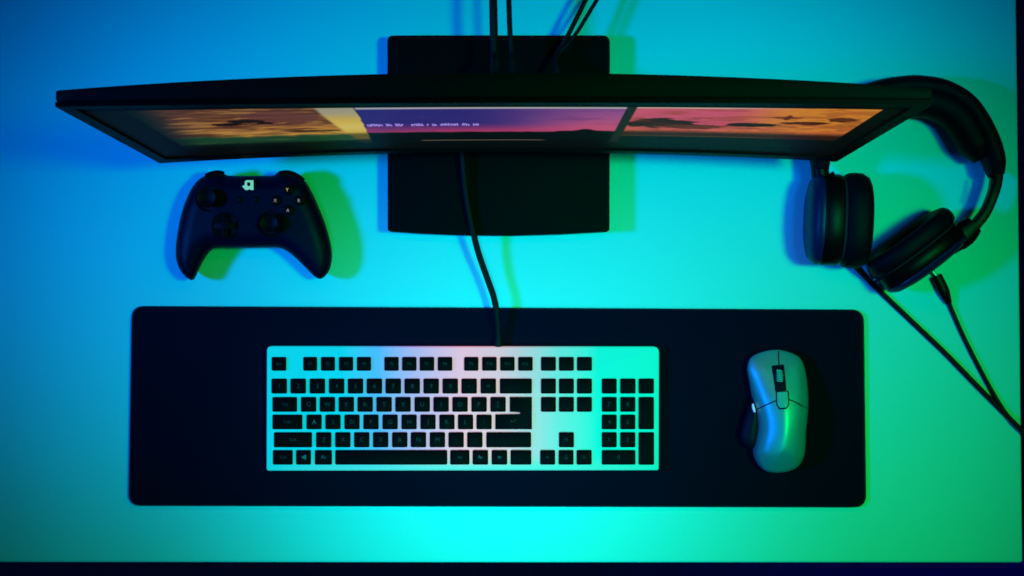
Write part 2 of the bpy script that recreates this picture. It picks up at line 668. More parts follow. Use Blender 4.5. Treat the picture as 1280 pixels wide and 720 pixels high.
def patch(outline_zoom, lift, thick, rr=0.002, grid=None):
    """a plate that follows the top of the mouse"""
    ol = round_poly([(x, y) for x, y in outline_zoom], rr, 4)
    dense = []
    for i in range(len(ol)):
        a, b = ol[i], ol[(i + 1) % len(ol)]
        for k in range(3):
            dense.append(a.lerp(b, k / 3))
    top = on_mouse([(p.x, p.y) for p in dense], lift)
    cxy = sum((Vector((p.x, p.y)) for p in dense), Vector((0, 0))) / len(dense)
    inner = on_mouse([tuple(cxy.lerp(Vector((p.x, p.y)), 0.6)) for p in dense], lift + 0.0003)
    cen = on_mouse([tuple(cxy)], lift + 0.0004)[0]
    bm = bmesh.new()
    t = [bm.verts.new(p) for p in top]
    q = [bm.verts.new(p) for p in inner]
    b = [bm.verts.new(p - Vector((0, 0, thick))) for p in top]
    c = bm.verts.new(cen)
    n = len(t)
    for k in range(n):
        j = (k + 1) % n
        bm.faces.new((b[k], b[j], t[j], t[k]))
        bm.faces.new((t[k], t[j], q[j], q[k]))
        bm.faces.new((q[k], q[j], c))
    bm.faces.new(b[::-1])
    return bm


obj('wheel_slot', patch([(281, 140), (340, 134), (354, 258), (300, 266)], 0.0002, 0.003, 8), M['mouse_dark'], mt)
obj('button_rim', patch([(301, 262), (363, 258), (366, 325), (352, 346), (318, 348), (304, 326)], 0.0004, 0.003, 6), M['mouse_dark'], mt)
obj('centre_button', patch([(307, 266), (357, 263), (360, 322), (349, 338), (320, 340), (309, 322)], 0.0011, 0.003, 5), M['dpi'], mt)
wc = on_mouse([(320, 200)], 0.0)[0]
bm = bmesh.new()
R = 0.0085
lathe(bm, [(0.0, -0.0036), (R - 0.001, -0.0036), (R, -0.0026), (R, 0.0026), (R - 0.001, 0.0036), (0.0, 0.0036)],
      wc - Vector((0, 0, R - 0.0022)), 30, axis=(1, -0.08, 0))
wh = obj('scroll_wheel', bm, M['wheel'], mt)
bm = bmesh.new()
for k in range(12):
    an = math.radians(25 + k * 12)
    c = wc - Vector((0, 0, R - 0.0022)) + Vector((0, math.cos(an) * (R + 0.0001), math.sin(an) * (R + 0.0001)))
    sweep(bm, [c - Vector((0.0026, -0.0002, 0)), c + Vector((0.0026, -0.0002, 0))], 0.0004, 0.0004, 6)
obj('tread', bm, M['dpi'], wh)
# thumb rest: a low dark wing on the left side
tol = [(190, 288), (176, 320), (156, 370), (138, 430), (133, 480), (150, 515), (180, 530), (212, 525), (232, 480), (236, 410), (224, 340)]
tout = catmull([mz(x, y, 11) for x, y in tol], 6, True)
tp = Pillow(tout, lambda x, y, d: 0.013 + 0.009 * dome(d, 0.013), lambda x, y, d: 0.013 - 0.008 * dome(d, 0.006), 0.0025,
            [0.0004, 0.0012, 0.0025])
obj('thumb_rest', tp.mesh(), M['mouse_dark'], mt)
bm = bmesh.new()
sweep(bm, catmull([mz(193, 322, 20), mz(197, 342, 21), mz(202, 360, 21)], 5), lambda t: 0.0009 * math.sin(math.pi * (0.15 + 0.7 * t)) + 0.0004, 0.0022, 10)
obj('side_button', bm, M['led'], mt)

# ------------------------------------------------------------------ game controller


def cz(x, y, z):
    return at(200 + x / 4, 190 + y / 4, z)


ct = thing('game_controller', 'black game controller with a glowing emblem lying left of the monitor stand', 'controller', at(316, 285, 0))
col = [(222, 120), (252, 106), (285, 100), (315, 104), (340, 117), (400, 119), (460, 119), (520, 119), (572, 117), (592, 99), (640, 97), (690, 114),
       (730, 150), (760, 200), (780, 243), (800, 290), (820, 340), (836, 390), (852, 455), (859, 510), (856, 555), (845, 592), (822, 624), (797, 635),
       (768, 618), (735, 586), (690, 541), (645, 503), (605, 482), (560, 478), (460, 480), (370, 481), (285, 481), (248, 498), (217, 540), (190, 590),
       (172, 630), (158, 641), (135, 630), (108, 603), (90, 568), (80, 520), (82, 450), (93, 380), (105, 320), (130, 243), (160, 180), (192, 140)]
cout = catmull([cz(x, y, 25) for x, y in col], 5, True)
cym = at(316, 285, 25).y
cxm = at(316, 285, 25).x


def ctop(x, y, d):
    dx = np.abs(x - cxm)
    yy = y - cym
    grip = np.clip((-yy - 0.002) / 0.045, 0, 1)
    h = 0.0165 - 0.0045 * grip ** 1.3 - 0.003 * np.clip((dx - 0.035) / 0.04, 0, 1)
    r = 0.017 - 0.003 * grip
    back = np.clip((yy - 0.040) / 0.014, 0, 1)
    return 0.025 + h * dome(d, r) * (1 - 0.25 * back)


def cbot(x, y, d):
    dx = np.abs(x - cxm)
    yy = y - cym
    side = np.clip((dx - 0.030) / 0.02, 0, 1)
    grip = np.clip((-yy + 0.006) / 0.03, 0, 1)
    h = 0.012 + 0.0125 * side * grip
    return 0.025 - h * dome(d, 0.014)


cp = Pillow(cout, ctop, cbot, 0.0026, [0.0003, 0.0010, 0.0022, 0.004, 0.0065])
obj('shell', cp.mesh(), M['pad_body'], ct)


def ctrl(x, y, lift=0.0):
    p = cz(x, y, 40)
    for _ in range(3):
        p = cz(x, y, cp.z(p.x, p.y) / MM)
    return Vector((p.x, p.y, cp.z(p.x, p.y) + lift))


def lathe_obj(name, prof, c, m, parent, seg=32, **kw):
    bm = bmesh.new()
    lathe(bm, prof, c, seg, **kw)
    return obj(name, bm, m, parent)


for x, y in ((243, 233), (553, 358)):
    c = ctrl(x, y, -0.001)
    lathe_obj('stick_collar', [(0.0125, -0.003), (0.0135, 0.0), (0.0128, 0.0013), (0.0112, 0.0012), (0.0085, -0.0005), (0.0, -0.001)], c, M['pad_part'], ct)
    st = lathe_obj('thumbstick', [(0.0, -0.001), (0.0045, -0.001), (0.0042, 0.006), (0.0086, 0.0085), (0.0094, 0.0100), (0.0094, 0.0112), (0.0086, 0.0122),
                                  (0.0066, 0.0116), (0.0030, 0.0108), (0.0, 0.0106)], c, M['pad_part'], ct)
c = ctrl(325, 368, -0.0005)
lathe_obj('pad_dish', [(0.0130, -0.003), (0.0135, 0.0004), (0.0125, 0.0012), (0.009, 0.0006), (0.0, 0.0004)], c, M['pad_part'], ct)
bm = bmesh.new()
w, l = 0.0036, 0.0105
cross = [(-w, -l), (w, -l), (w, -w), (l, -w), (l, w), (w, w), (w, l), (-w, l), (-w, w), (-l, w), (-l, -w), (-w, -w)]
prism(bm, [(c.x + a, c.y + b) for a, b in cross], c.z, c.z + 0.0034, 0.0007, 2)
obj('directional_pad', bm, M['pad_part'], ct)
for (x, y, ch, m_) in ((638, 189, 'Y', M['mark_y']), (578, 243, 'X', M['mark_w']), (696, 243, 'B', M['mark_w']), (641, 292, 'A', M['mark_w'])):
    c = ctrl(x, y, -0.0008)
    fb = lathe_obj('face_button', [(0.0052, -0.002), (0.0052, 0.0018), (0.0047, 0.0028), (0.0028, 0.0032), (0.0, 0.0033)], c, M['pad_part'], ct, 24)
    bm = bmesh.new()
    add_glyph(bm, ch, c.x, c.y, c.z + 0.00342, 0.0044)
    obj('letter', bm, m_, fb, smooth=False)
for x, y in ((400, 238), (484, 238)):
    c = ctrl(x, y, -0.0006)
    lathe_obj('menu_button', [(0.0032, -0.001), (0.0032, 0.0008), (0.0026, 0.0013), (0.0, 0.0014)], c, M['pad_part'], ct, 20)
# lit emblem on the top plate: a small rounded frame with a dark opening and a cut foot
c = ctrl(442, 169, 0.0)
gb = lathe_obj('emblem_button', [(0.0082, -0.002), (0.0082, 0.0004), (0.0076, 0.0009), (0.0, 0.0010)], c, M['pad_part'], ct, 28)
bm = bmesh.new()
s = 0.0054
outer = [(-0.62, 0.75), (-0.35, 1.0), (0.95, 1.0), (0.98, -0.92), (0.62, -0.95), (0.3, -0.62), (0.0, -0.72), (-0.25, -1.0), (-0.55, -0.72), (-1.1, -0.12), (-0.62, 0.18)]
hole = [(-0.22, 0.62), (0.36, 0.62), (0.42, 0.02), (0.08, -0.12), (-0.2, 0.05)]
pts = [Vector((a * s, b * s)) for a, b in outer + hole]
n1, n2 = len(outer), len(hole)
ed = [(i, (i + 1) % n1) for i in range(n1)] + [(n1 + i, n1 + (i + 1) % n2) for i in range(n2)]
vco, _, vf, *_ = delaunay_2d_cdt(pts, ed, [], 0, 1e-8)
hp = np.array([(p.x, p.y) for p in pts[n1:]])
op = np.array([(p.x, p.y) for p in pts[:n1]])
vv = [bm.verts.new((c.x + p.x, c.y + p.y, c.z + 0.00125)) for p in vco]
for f in vf:
    m_ = np.array([[sum(vco[i].x for i in f) / len(f), sum(vco[i].y for i in f) / len(f)]])
    if poly_dist(m_, op)[1][0] and not poly_dist(m_, hp)[1][0]:
        bm.faces.new([vv[i] for i in f])
obj('emblem', bm, M['guide'], gb, smooth=False)
for pts in ([(232, 128), (262, 116), (290, 112), (318, 118)], [(598, 114), (640, 112), (676, 124), (712, 150)]):
    path = [ctrl(x, y, -0.0006) for x, y in pts]
    bm = bmesh.new()
    sweep(bm, catmull(path, 6), 0.0042, 0.0030, 12, 2.6)
    obj('bumper', bm, M['pad_part'], ct)
c = ctrl(487, 371)
lathe_obj('share_button', [(0.0026, -0.001), (0.0026, 0.0004), (0.0, 0.0007)], c, M['pad_part'], ct, 16)

# ------------------------------------------------------------------ monitor on its stand
mon = thing('monitor', 'wide black monitor showing sunset pictures on a square black stand', 'monitor', at(622, 170, 0))
ZB, ZT = 100.0, 443.0
XL, XR = -334.5, 308.0
XM, HW = (XL + XR) / 2, (XR - XL) / 2


def skew(x):
    return 0.0022 * (x - XM)


def yfront(x, z):
    t = (z - ZB) / (ZT - ZB)
    s = (x - XM) / HW
    return 128.6 + 7.0 * t - (9.5 - 7.3 * t) * s * s + skew(x)


def yback(x, z):
    t = (z - ZB) / (ZT - ZB)
    s = (x - XM) / HW
    k = 1 - min(1, abs(t - 0.55) / 0.55) ** 3
    top = 156.0 - 10.5 * s * s + skew(x)
    return top + 4.0 * k * (1 - s * s) - 3.0 * (1 - t)


# housing: closed shell, front lip flush with the bezel
bm = bmesh.new()
NX, NZ = 48, 16
zs = [ZB + (ZT - ZB) * k / NZ for k in range(NZ + 1)]
xs = [XL + (XR - XL) * k / NX for k in range(NX + 1)]
fr_ = [[bm.verts.new((x * MM, (yfront(x, z) + 4.0) * MM, z * MM)) for x in xs] for z in zs]
bk_ = [[bm.verts.new((x * MM, yback(x, z) * MM, z * MM)) for x in xs] for z in zs]
for i in range(NZ):
    for j in range(NX):
        bm.faces.new((fr_[i][j], fr_[i][j + 1], fr_[i + 1][j + 1], fr_[i + 1][j]))
        bm.faces.new((bk_[i][j], bk_[i + 1][j], bk_[i + 1][j + 1], bk_[i][j + 1]))
for j in range(NX):
    bm.faces.new((fr_[0][j], bk_[0][j], bk_[0][j + 1], fr_[0][j + 1]))
    bm.faces.new((fr_[NZ][j], fr_[NZ][j + 1], bk_[NZ][j + 1], bk_[NZ][j]))
for i in range(NZ):
    bm.faces.new((fr_[i][0], fr_[i + 1][0], bk_[i + 1][0], bk_[i][0]))
    bm.faces.new((fr_[i][NX], bk_[i][NX], bk_[i + 1][NX], fr_[i + 1][NX]))
bmesh.ops.recalc_face_normals(bm, faces=bm.faces)
sharp = [e for e in bm.edges if len(e.link_faces) == 2 and e.calc_face_angle(0) > 1.0]
bmesh.ops.bevel(bm, geom=sharp, offset=0.0016, segments=2, profile=0.5, affect='EDGES')
obj('housing', bm, M['housing'], mon)

# bezel: picture frame in front of the panel
BL, BT, BB = 11.0, 13.0, 22.0
bm = bmesh.new()


def strip(x0, x1, z0, z1, nx, nz, y_out, y_in):
    """curved slab between x0..x1, z0..z1 lying y_out..y_in millimetres behind the front face"""
    X = [x0 + (x1 - x0) * k / nx for k in range(nx + 1)]
    Z = [z0 + (z1 - z0) * k / nz for k in range(nz + 1)]
    f = [[bm.verts.new((x * MM, (yfront(x, z) + y_out) * MM, z * MM)) for x in X] for z in Z]
    b = [[bm.verts.new((x * MM, (yfront(x, z) + y_in) * MM, z * MM)) for x in X] for z in Z]
    for i in range(nz):
        for j in range(nx):
            bm.faces.new((f[i][j], f[i][j + 1], f[i + 1][j + 1], f[i + 1][j]))
            bm.faces.new((b[i][j], b[i + 1][j], b[i + 1][j + 1], b[i][j + 1]))
    for j in range(nx):
        bm.faces.new((f[0][j], b[0][j], b[0][j + 1], f[0][j + 1]))
        bm.faces.new((f[nz][j], f[nz][j + 1], b[nz][j + 1], b[nz][j]))
    for i in range(nz):
        bm.faces.new((f[i][0], f[i + 1][0], b[i + 1][0], b[i][0]))
        bm.faces.new((f[i][nx], b[i][nx], b[i + 1][nx], f[i + 1][nx]))


strip(XL, XR, ZB, ZB + BB, 48, 2, 0, 3.6)
strip(XL, XR, ZT - BT, ZT, 48, 2, 0, 3.6)
strip(XL, XL + BL, ZB + BB, ZT - BT, 2, 12, 0, 3.6)
strip(XR - BL, XR, ZB + BB, ZT - BT, 2, 12, 0, 3.6)
obj('bezel', bm, M['black'], mon)

# ---- the picture on the screen, painted per vertex as light the panel gives off
SEED = np.random.RandomState(5)
_g = SEED.rand(64, 64)


def vnoise(x, y):
    x0, y0 = np.floor(x).astype(int), np.floor(y).astype(int)
    fx, fy = x - x0, y - y0
    fx, fy = fx * fx * (3 - 2 * fx), fy * fy * (3 - 2 * fy)
    g = lambda a, b: _g[a % 64, b % 64]
    return (g(x0, y0) * (1 - fx) + g(x0 + 1, y0) * fx) * (1 - fy) + (g(x0, y0 + 1) * (1 - fx) + g(x0 + 1, y0 + 1) * fx) * fy


def fbm(x, y):
    return 0.5 * vnoise(x, y) + 0.3 * vnoise(2.1 * x + 9, 2.1 * y + 4) + 0.2 * vnoise(4.3 * x + 3, 4.3 * y + 7)


def sm(a, b, x):
    t = np.clip((x - a) / (b - a), 0, 1)
    return t * t * (3 - 2 * t)


def lay(img, c, w):
    return img * (1 - w[..., None]) + np.array(c, float) * w[..., None]


def blob(x, z, cx, cz_, rx, rz, wob=0.35, f=0.12):
    d = np.sqrt(((x - cx) / rx) ** 2 + ((z - cz_) / rz) ** 2) + wob * (fbm(x * f + cx, z * f) - 0.5) * 2
    return 1 - sm(0.86, 1.04, d)


ZLT, ZLB = 404.0, 175.0


def paint(x, z):
    img = np.zeros(x.shape + (3,)) + np.array((9, 13, 12.0))
    # dark tool bar over the windows
    img = lay(img, (17, 19, 18), ((z > ZLT) & (z < 424)).astype(float))
    v = (z - ZLB) / (ZLT - ZLB)
    inside = ((z > ZLB) & (z < ZLT)).astype(float)
    # left picture: amber sky with streaked cloud over dark water
    L = np.zeros(img.shape) + np.array((168, 104, 48.0))
    L = lay(L, (104, 68, 52), sm(0.45, 0.95, v) * 0.9)
    L = lay(L, (84, 60, 44), sm(-215, -285, x + 30 * (v - 0.5)) * 0.8)
    L = lay(L, (232, 176, 74), np.exp(-((v - 0.36) / 0.13) ** 2) * sm(-285, -225, x) * 0.85)
    st = fbm(x * 0.022 + 3, z * 0.085)
    L = lay(L, (86, 46, 38), sm(0.50, 0.66, st) * 0.8)
    L = lay(L, (60, 34, 30), sm(0.54, 0.66, fbm(x * 0.05 + 50, z * 0.12 + 2)) * 0.4)
    L = lay(L, (214, 158, 86), sm(0.52, 0.66, fbm(x * 0.03 + 20, z * 0.11 + 5)) * 0.55)
    L = lay(L, (104, 58, 62), blob(x, z, -182, 355, 34, 36) * 0.7)
    L = lay(L, (34, 20, 14), blob(x, z, -214, 334, 16, 11, 0.35, 0.15))
    L = lay(L, (34, 20, 14), blob(x, z, -230, 318, 15, 9, 0.35, 0.2))
    L = lay(L, (30, 18, 14), blob(x, z, -200, 322, 7, 7, 0.4, 0.3))
    L = lay(L, (58, 38, 22), blob(x, z, -170, 268, 26, 7, 0.5, 0.2) * 0.8)
    L = lay(L, (30, 74, 48), sm(0.34, 0.24, v + 0.12 * (fbm(x * 0.04, z * 0.02) - 0.5)))
    L = lay(L, (78, 104, 50), (sm(0.56, 0.7, fbm(x * 0.04 + 8, z * 0.15)) * sm(0.32, 0.22, v)) * 0.7)
    L = lay(L, (10, 22, 18), sm(0.14, 0.04, v))
    L = lay(L, (12, 26, 22), sm(-262, -300, x + (z - 300) * -0.05))
    wl = ((x > -294) & (x < -121)) * inside
    # pale slice with a slanting edge at the picture's right side
    e = -150 + 16 * (1 - v) ** 1.5
    S = np.zeros(img.shape) + np.array((232, 196, 84.0))
    S = lay(S, (176, 172, 150), sm(0.62, 0.95, v))
    S = lay(S, (240, 214, 110), np.exp(-((v - 0.5) / 0.12) ** 2))
    S = lay(S, (112, 98, 34), sm(0.36, 0.26, v))
    S = lay(S, (40, 40, 18), sm(0.16, 0.08, v))
    L = L * (1 - sm(e - 2, e + 2, x))[..., None] + S * sm(e - 2, e + 2, x)[..., None]
    img = img * (1 - wl[..., None]) + L * wl[..., None]
    # middle window: dusk gradient, pale top line, black lower part
    xc = x + (404 - z) * 0.03
    hx = (xc + 120) / 206
    Mi = np.zeros(img.shape) + np.array((52, 40, 132.0))
    Mi = lay(Mi, (160, 84, 156), sm(0.35, 1.0, hx))
    Mi = lay(Mi, (206, 66, 116), sm(0.62, 0.30, v) * 0.9)
    Mi = lay(Mi, (226, 96, 134), sm(0.55, 1.0, hx) * sm(0.95, 0.4, v) * 0.8)
    Mi = lay(Mi, (90, 52, 130), sm(0.5, 0.7, fbm(x * 0.02, z * 0.03)) * 0.3)
    Mi = lay(Mi, (9, 9, 10), sm(0.335, 0.30, v + 0.02 * (fbm(x * 0.15, z * 0) - 0.5) - 0.05 * np.exp(-((x - 62) / 8) ** 2) - 0.03 * sm(35, 40, x)))
    Mi = lay(Mi, (108, 98, 84), (np.abs(z - 187) < 2.6) * (sm(-84, -78, x) * sm(34, 24, x)))
    Mi = lay(Mi, (186, 182, 190), ((z > 394)).astype(float))
    wm = ((xc > -119) & (x < 87)) * inside
    img = img * (1 - wm[..., None]) + Mi * wm[..., None]
    img = lay(img, (34, 36, 35), ((x >= 87) & (x < 95)) * inside)
    # right picture: rose to amber sky with dark islands
    hr = (x - 95) / 185
    Rr = np.zeros(img.shape) + np.array((222, 92, 124.0))
    Rr = lay(Rr, (232, 146, 52), sm(0.38, 0.68, hr))
    Rr = lay(Rr, (238, 122, 62), sm(0.6, 0.35, v) * 0.6)
    Rr = lay(Rr, (206, 70, 96), np.exp(-((v - 0.55) / 0.1) ** 2) * sm(0.5, 0.7, fbm(x * 0.03, z * 0.06)) * 0.8)
    Rr = lay(Rr, (38, 18, 16), blob(x, z, 122, 306, 32, 24, 0.45, 0.1))
    Rr = lay(Rr, (40, 20, 16), blob(x, z, 116, 330, 14, 14, 0.45, 0.2))
    Rr = lay(Rr, (70, 34, 24), blob(x, z, 150, 290, 26, 14, 0.5, 0.1) * 0.8)
    Rr = lay(Rr, (38, 18, 13), blob(x, z, 196, 308, 23, 13, 0.25, 0.1))
    Rr = lay(Rr, (104, 40, 20), blob(x, z, 217, 352, 13, 5, 0.4, 0.3))
    Rr = lay(Rr, (104, 40, 20), blob(x, z, 218, 352, 3, 15, 0.3, 0.3))
    Rr = lay(Rr, (76, 34, 16), blob(x, z, 236, 322, 20, 9, 0.5, 0.2))
    Rr = lay(Rr, (80, 38, 18), blob(x, z, 263, 345, 12, 11, 0.5, 0.2) * 0.9)
    Rr = lay(Rr, (150, 66, 40), sm(0.5, 0.66, fbm(x * 0.04 + 30, z * 0.09)) * 0.4)
    Rr = lay(Rr, (90, 40, 26), sm(0.56, 0.66, fbm(x * 0.07 + 11, z * 0.16)) * 0.3 * sm(0.95, 0.6, v))
    Rr = lay(Rr, (56, 30, 20), sm(0.42, 0.30, v))
    Rr = lay(Rr, (120, 82, 46), (np.abs(z - 226) < 3) * sm(265, 200, x))
    Rr = lay(Rr, (13, 18, 15), sm(0.24, 0.20, v))
    Rr = lay(Rr, (226, 190, 176), (z > 397) * sm(240, 150, x))
    edge_r = 281 - 0.0 * z
    wr = ((x >= 95) & (x < edge_r)) * inside
    img = img * (1 - wr[..., None]) + Rr * wr[..., None]
    return img


sx0, sx1, sz0, sz1 = XL + BL - 1, XR - BL + 1, ZB + BB - 1, ZT - BT + 1
NX, NZ = 560, 180
gx, gz = np.meshgrid(np.linspace(sx0, sx1, NX + 1), np.linspace(sz0, sz1, NZ + 1))
img = np.clip(paint(gx, gz) / 255, 0, 1)
lin = np.where(img <= 0.04045, img / 12.92, ((img + 0.055) / 1.055) ** 2.4)
s_ = (gx - XM) / HW
t_ = (gz - ZB) / (ZT - ZB)
gy = 128.6 + 7.0 * t_ - (9.5 - 7.3 * t_) * s_ * s_ + 0.0022 * (gx - XM) + 2.2
me = bpy.data.meshes.new('screen')
verts = np.stack([gx, gy, gz], -1).reshape(-1, 3) * MM
ii = np.arange(NZ)[:, None] * (NX + 1) + np.arange(NX)[None, :]
faces = np.stack([ii, ii + 1, ii + NX + 2, ii + NX + 1], -1).reshape(-1, 4)
me.from_pydata(verts.tolist(), [], faces.tolist())
ca = me.color_attributes.new('picture', 'FLOAT_COLOR', 'POINT')
ca.data.foreach_set('color', np.concatenate([lin.reshape(-1, 3), np.ones((len(verts), 1))], 1).ravel())
for p in me.polygons:
    p.use_smooth = True
sm_ = mat('screen_panel', (0.0012, 0.0012, 0.0012), 0.5, 0.008)
nt = sm_.node_tree
vc = nt.nodes.new('ShaderNodeVertexColor')
vc.layer_name = 'picture'
nt.links.new(vc.outputs['Color'], nt.nodes['Principled BSDF'].inputs['Emission Color'])
nt.nodes['Principled BSDF'].inputs['Emission Strength'].default_value = 0.66
me.materials.append(sm_)
scr = link('screen', me, mon)
scr['_w'] = (0, 0, 0)

# a line of small, unreadable lettering in the middle window
cap = mat('screen_lettering', (0.02, 0.02, 0.03), 0.5, 0.1, emit=srgb((178, 150, 245)), estr=1.0)
bm = bmesh.new()
rs = random.Random(3)


def on_screen(x, z):
    return Vector((x * MM, (yfront(x, z) + 1.9) * MM, z * MM))


x = -119.0
zc = 298
words_ = [8, 3, 4, 0, 6, 1, 2, 9, 4, 3]
for wi, n in enumerate(words_):
    for k in range(n):
        wd = rs.uniform(1.0, 1.8)
        hgt = rs.choice([10, 12, 14, 17])
        ps = [(x, zc - 5 - rs.choice([0, 0, 4])), (x + 0.6, zc - 5), (x + 0.6, zc + hgt - 5), (x, zc + hgt - 5)]
        bm.faces.new([bm.verts.new(on_screen(a, b)) for a, b in ps])
        zz = zc + rs.choice([-4, 0, 3])
        ps = [(x + 0.6, zz), (x + wd, zz), (x + wd, zz + 5.0), (x + 0.6, zz + 5.0)]
        bm.faces.new([bm.verts.new(on_screen(a, b)) for a, b in ps])
        x += wd + 0.3
    x += 2.7 if n else 3.4
obj('lettering', bm, cap, scr, smooth=False)

# small mark row on the lower bezel right of centre
bm = bmesh.new()
pw = Vector(((XR - 40) * MM, (yfront(XR - 40, ZB + 10) - 0.2) * MM, (ZB + 10) * MM))
lathe(bm, [(0.0016, 0), (0.0016, 0.0003), (0.0, 0.0004)], pw + Vector((0, 0.0002, 0)), 14, axis=(0, -1, 0))
obj('power_button', bm, M['black'], mon)

# stand
bm = bmesh.new()
b0 = [at(484.5, 289, 24), at(530, 292, 24), at(580, 293.8, 24), at(640, 294.2, 24), at(700, 292.5, 24), at(762, 289, 24), at(762.5, 44, 24), at(484, 44, 24)]
ol = round_poly([(p.x, p.y) for p in b0], [0.003, 0, 0, 0, 0, 0.003, 0.0075, 0.0065], 5)
prism(bm, ol, 0.0004, 0.024, 0.0014, 3)
obj('stand_base', bm, M['base'], mon)
bm = bmesh.new()
box(bm, (XM - 34) * MM, (XM + 34) * MM, 0.1555, 0.174, 0.0238, 0.27, 0.005, 3)
obj('stand_neck', bm, M['base'], mon)
bm = bmesh.new()
box(bm, (XM - 50) * MM, (XM + 50) * MM, 0.150, 0.1665, 0.20, 0.31, 0.003, 2)
obj('mount_plate', bm, M['black'], mon)

# ------------------------------------------------------------------ cables behind the monitor


def cable(name, label, pts, r, group='cables behind the monitor'):
    bm = tube(pts, r, 10, 12)
    o = obj(name, bm, M['cable'])
    return tag(o, label, 'cable', group)


def run(p_top, p_edge, z_edge, z_in, bend=0.0):
    """from the rear of the monitor (hidden) out over the stand base and off the back of the desk"""
    a, b = p_edge, p_top
    out = [Vector((at(*a, 150).x, 0.163, 0.150)), Vector((at(*a, 130).x, 0.172, 0.128)), at(a[0], a[1] + 6, z_in + 18), at(a[0], a[1] - 12, z_in)]
    m_ = ((a[0] + b[0]) / 2 + bend, (a[1] + b[1]) / 2)
    out += [at(*m_, (z_in + z_edge) / 2), at(*b, z_edge)]
    d = (Vector(b) - Vector(m_)).normalized()
    out += [at(b[0] + d.x * 60, b[1] + d.y * 60, z_edge - 8), at(b[0] + d.x * 190, b[1] + d.y * 190, 12)]
    k = (b[1] + 258) / -d.y                          # out to the rear edge of the desk and down behind it
    out += [at(b[0] + d.x * k, b[1] + d.y * k, 6), at(b[0] + d.x * (k + 10), b[1] + d.y * (k + 10), -6), at(b[0] + d.x * (k + 14), b[1] + d.y * (k + 14), -120)]
    return out


cable('power_cable', 'thickest black cable running straight up behind the monitor, left of all', run((616.5, 0), (618, 82), 76, 74), 0.0040)
cable('video_cable', 'thin black cable running almost straight up just right of the thickest cable', run((636, 0), (640, 82), 66, 66, -0.5), 0.0026)
cable('signal_cable', 'left strand of the slanting pair of black cables behind the monitor', run((732, 0), (694, 84), 34, 40, -2.0), 0.0024)
cable('signal_cable', 'right strand of the slanting pair of black cables behind the monitor', run((746, 0), (696, 84), 34, 46, -1.0), 0.0020)

# ------------------------------------------------------------------ headphones
hp_ = thing('headphones', 'black padded over-ear headphones lying on the desk under the right end of the monitor', 'headphones', at(1135, 240, 0))
ZH = 30.0
outer_px = [(1013, 214), (1013, 190), (1020, 163), (1034, 138), (1060, 115), (1095, 101), (1130, 95.5), (1152, 95.5), (1184, 102), (1216, 122),
            (1240, 158), (1254, 196), (1258.5, 220)]
cen = Vector((1132, 212))


def inward(px, off):
    v = (cen - Vector(px)).normalized()
    q = Vector(px) + v * off
    return (q.x, q.y)


def zband(i, n):
    t = i / (n - 1)
    return 24 + 10 * (abs(t - 0.5) * 2) ** 2


n = len(outer_px)
shell_path = catmull([at(*inward(p, 13), zband(i, n) + 2) for i, p in enumerate(outer_px)], 8)


def ends(t, lo, hi, w=0.12):
    e = min(t, 1 - t) / w
    return lo + (hi - lo) * (1 if e >= 1 else math.sin(e * math.pi / 2))


bm = bmesh.new()
sweep(bm, shell_path, lambda t: ends(t, 0.0075, 0.0105), lambda t: ends(t, 0.012, 0.0215), 20, 2.6)
obj('headband', bm, M['leather'], hp_)
pad_px = outer_px[2:-1]
offs = [20, 24, 28, 30, 31, 31, 31, 31, 30, 28]
npad = len(pad_px)
pad_path = catmull([at(*inward(p, offs[i]), zband(i + 2, n)) for i, p in enumerate(pad_px)], 8)
bm = bmesh.new()
sweep(bm, pad_path, lambda t: ends(t, 0.007, 0.0165, 0.10), lambda t: ends(t, 0.010, 0.0205, 0.08), 20, 2.4)
obj('headband_cushion', bm, M['leather'], hp_)

# slider arms and yokes
arm = catmull([at(1247, 210, 32), at(1245.5, 226, 33), at(1241, 243, 34), at(1232, 264, 34), at(1219, 281, 34), at(1206, 293, 34)], 8)
bm = bmesh.new()
sweep(bm, arm, lambda t: 0.0052 + 0.0015 * max(0, t - 0.55), lambda t: 0.008, 12, 3)
ra = obj('slider_arm', bm, M['ear_body'], hp_)
bm = bmesh.new()
sweep(bm, catmull([at(1238.5, 222, 42.8), at(1236, 238, 42.8), at(1231, 252, 42.8)], 5), 0.0012, 0.0006, 8)
obj('arm_trim', bm, M['trim'], ra)
bm = bmesh.new()
sweep(bm, catmull([at(1216, 281, 34), at(1205, 291, 34), at(1193, 299, 34), at(1184, 309, 34)], 6), lambda t: 0.010 + 0.004 * math.sin(t * 3.1), 0.011, 14, 3)
obj('yoke', bm, M['ear_body'], hp_)
arm = catmull([at(1024, 206, 34), at(1026, 222, 34), at(1030, 238, 34)], 8)
bm = bmesh.new()
sweep(bm, arm, lambda t: 0.0085, lambda t: 0.010, 12, 3)
obj('slider_arm', bm, M['ear_body'], hp_)
bm = bmesh.new()
sweep(bm, catmull([at(1028, 222, 34), at(1034, 232, 34), at(1040, 246, 34)], 6), lambda t: 0.012, 0.012, 14, 3)
obj('yoke', bm, M['ear_body'], hp_)


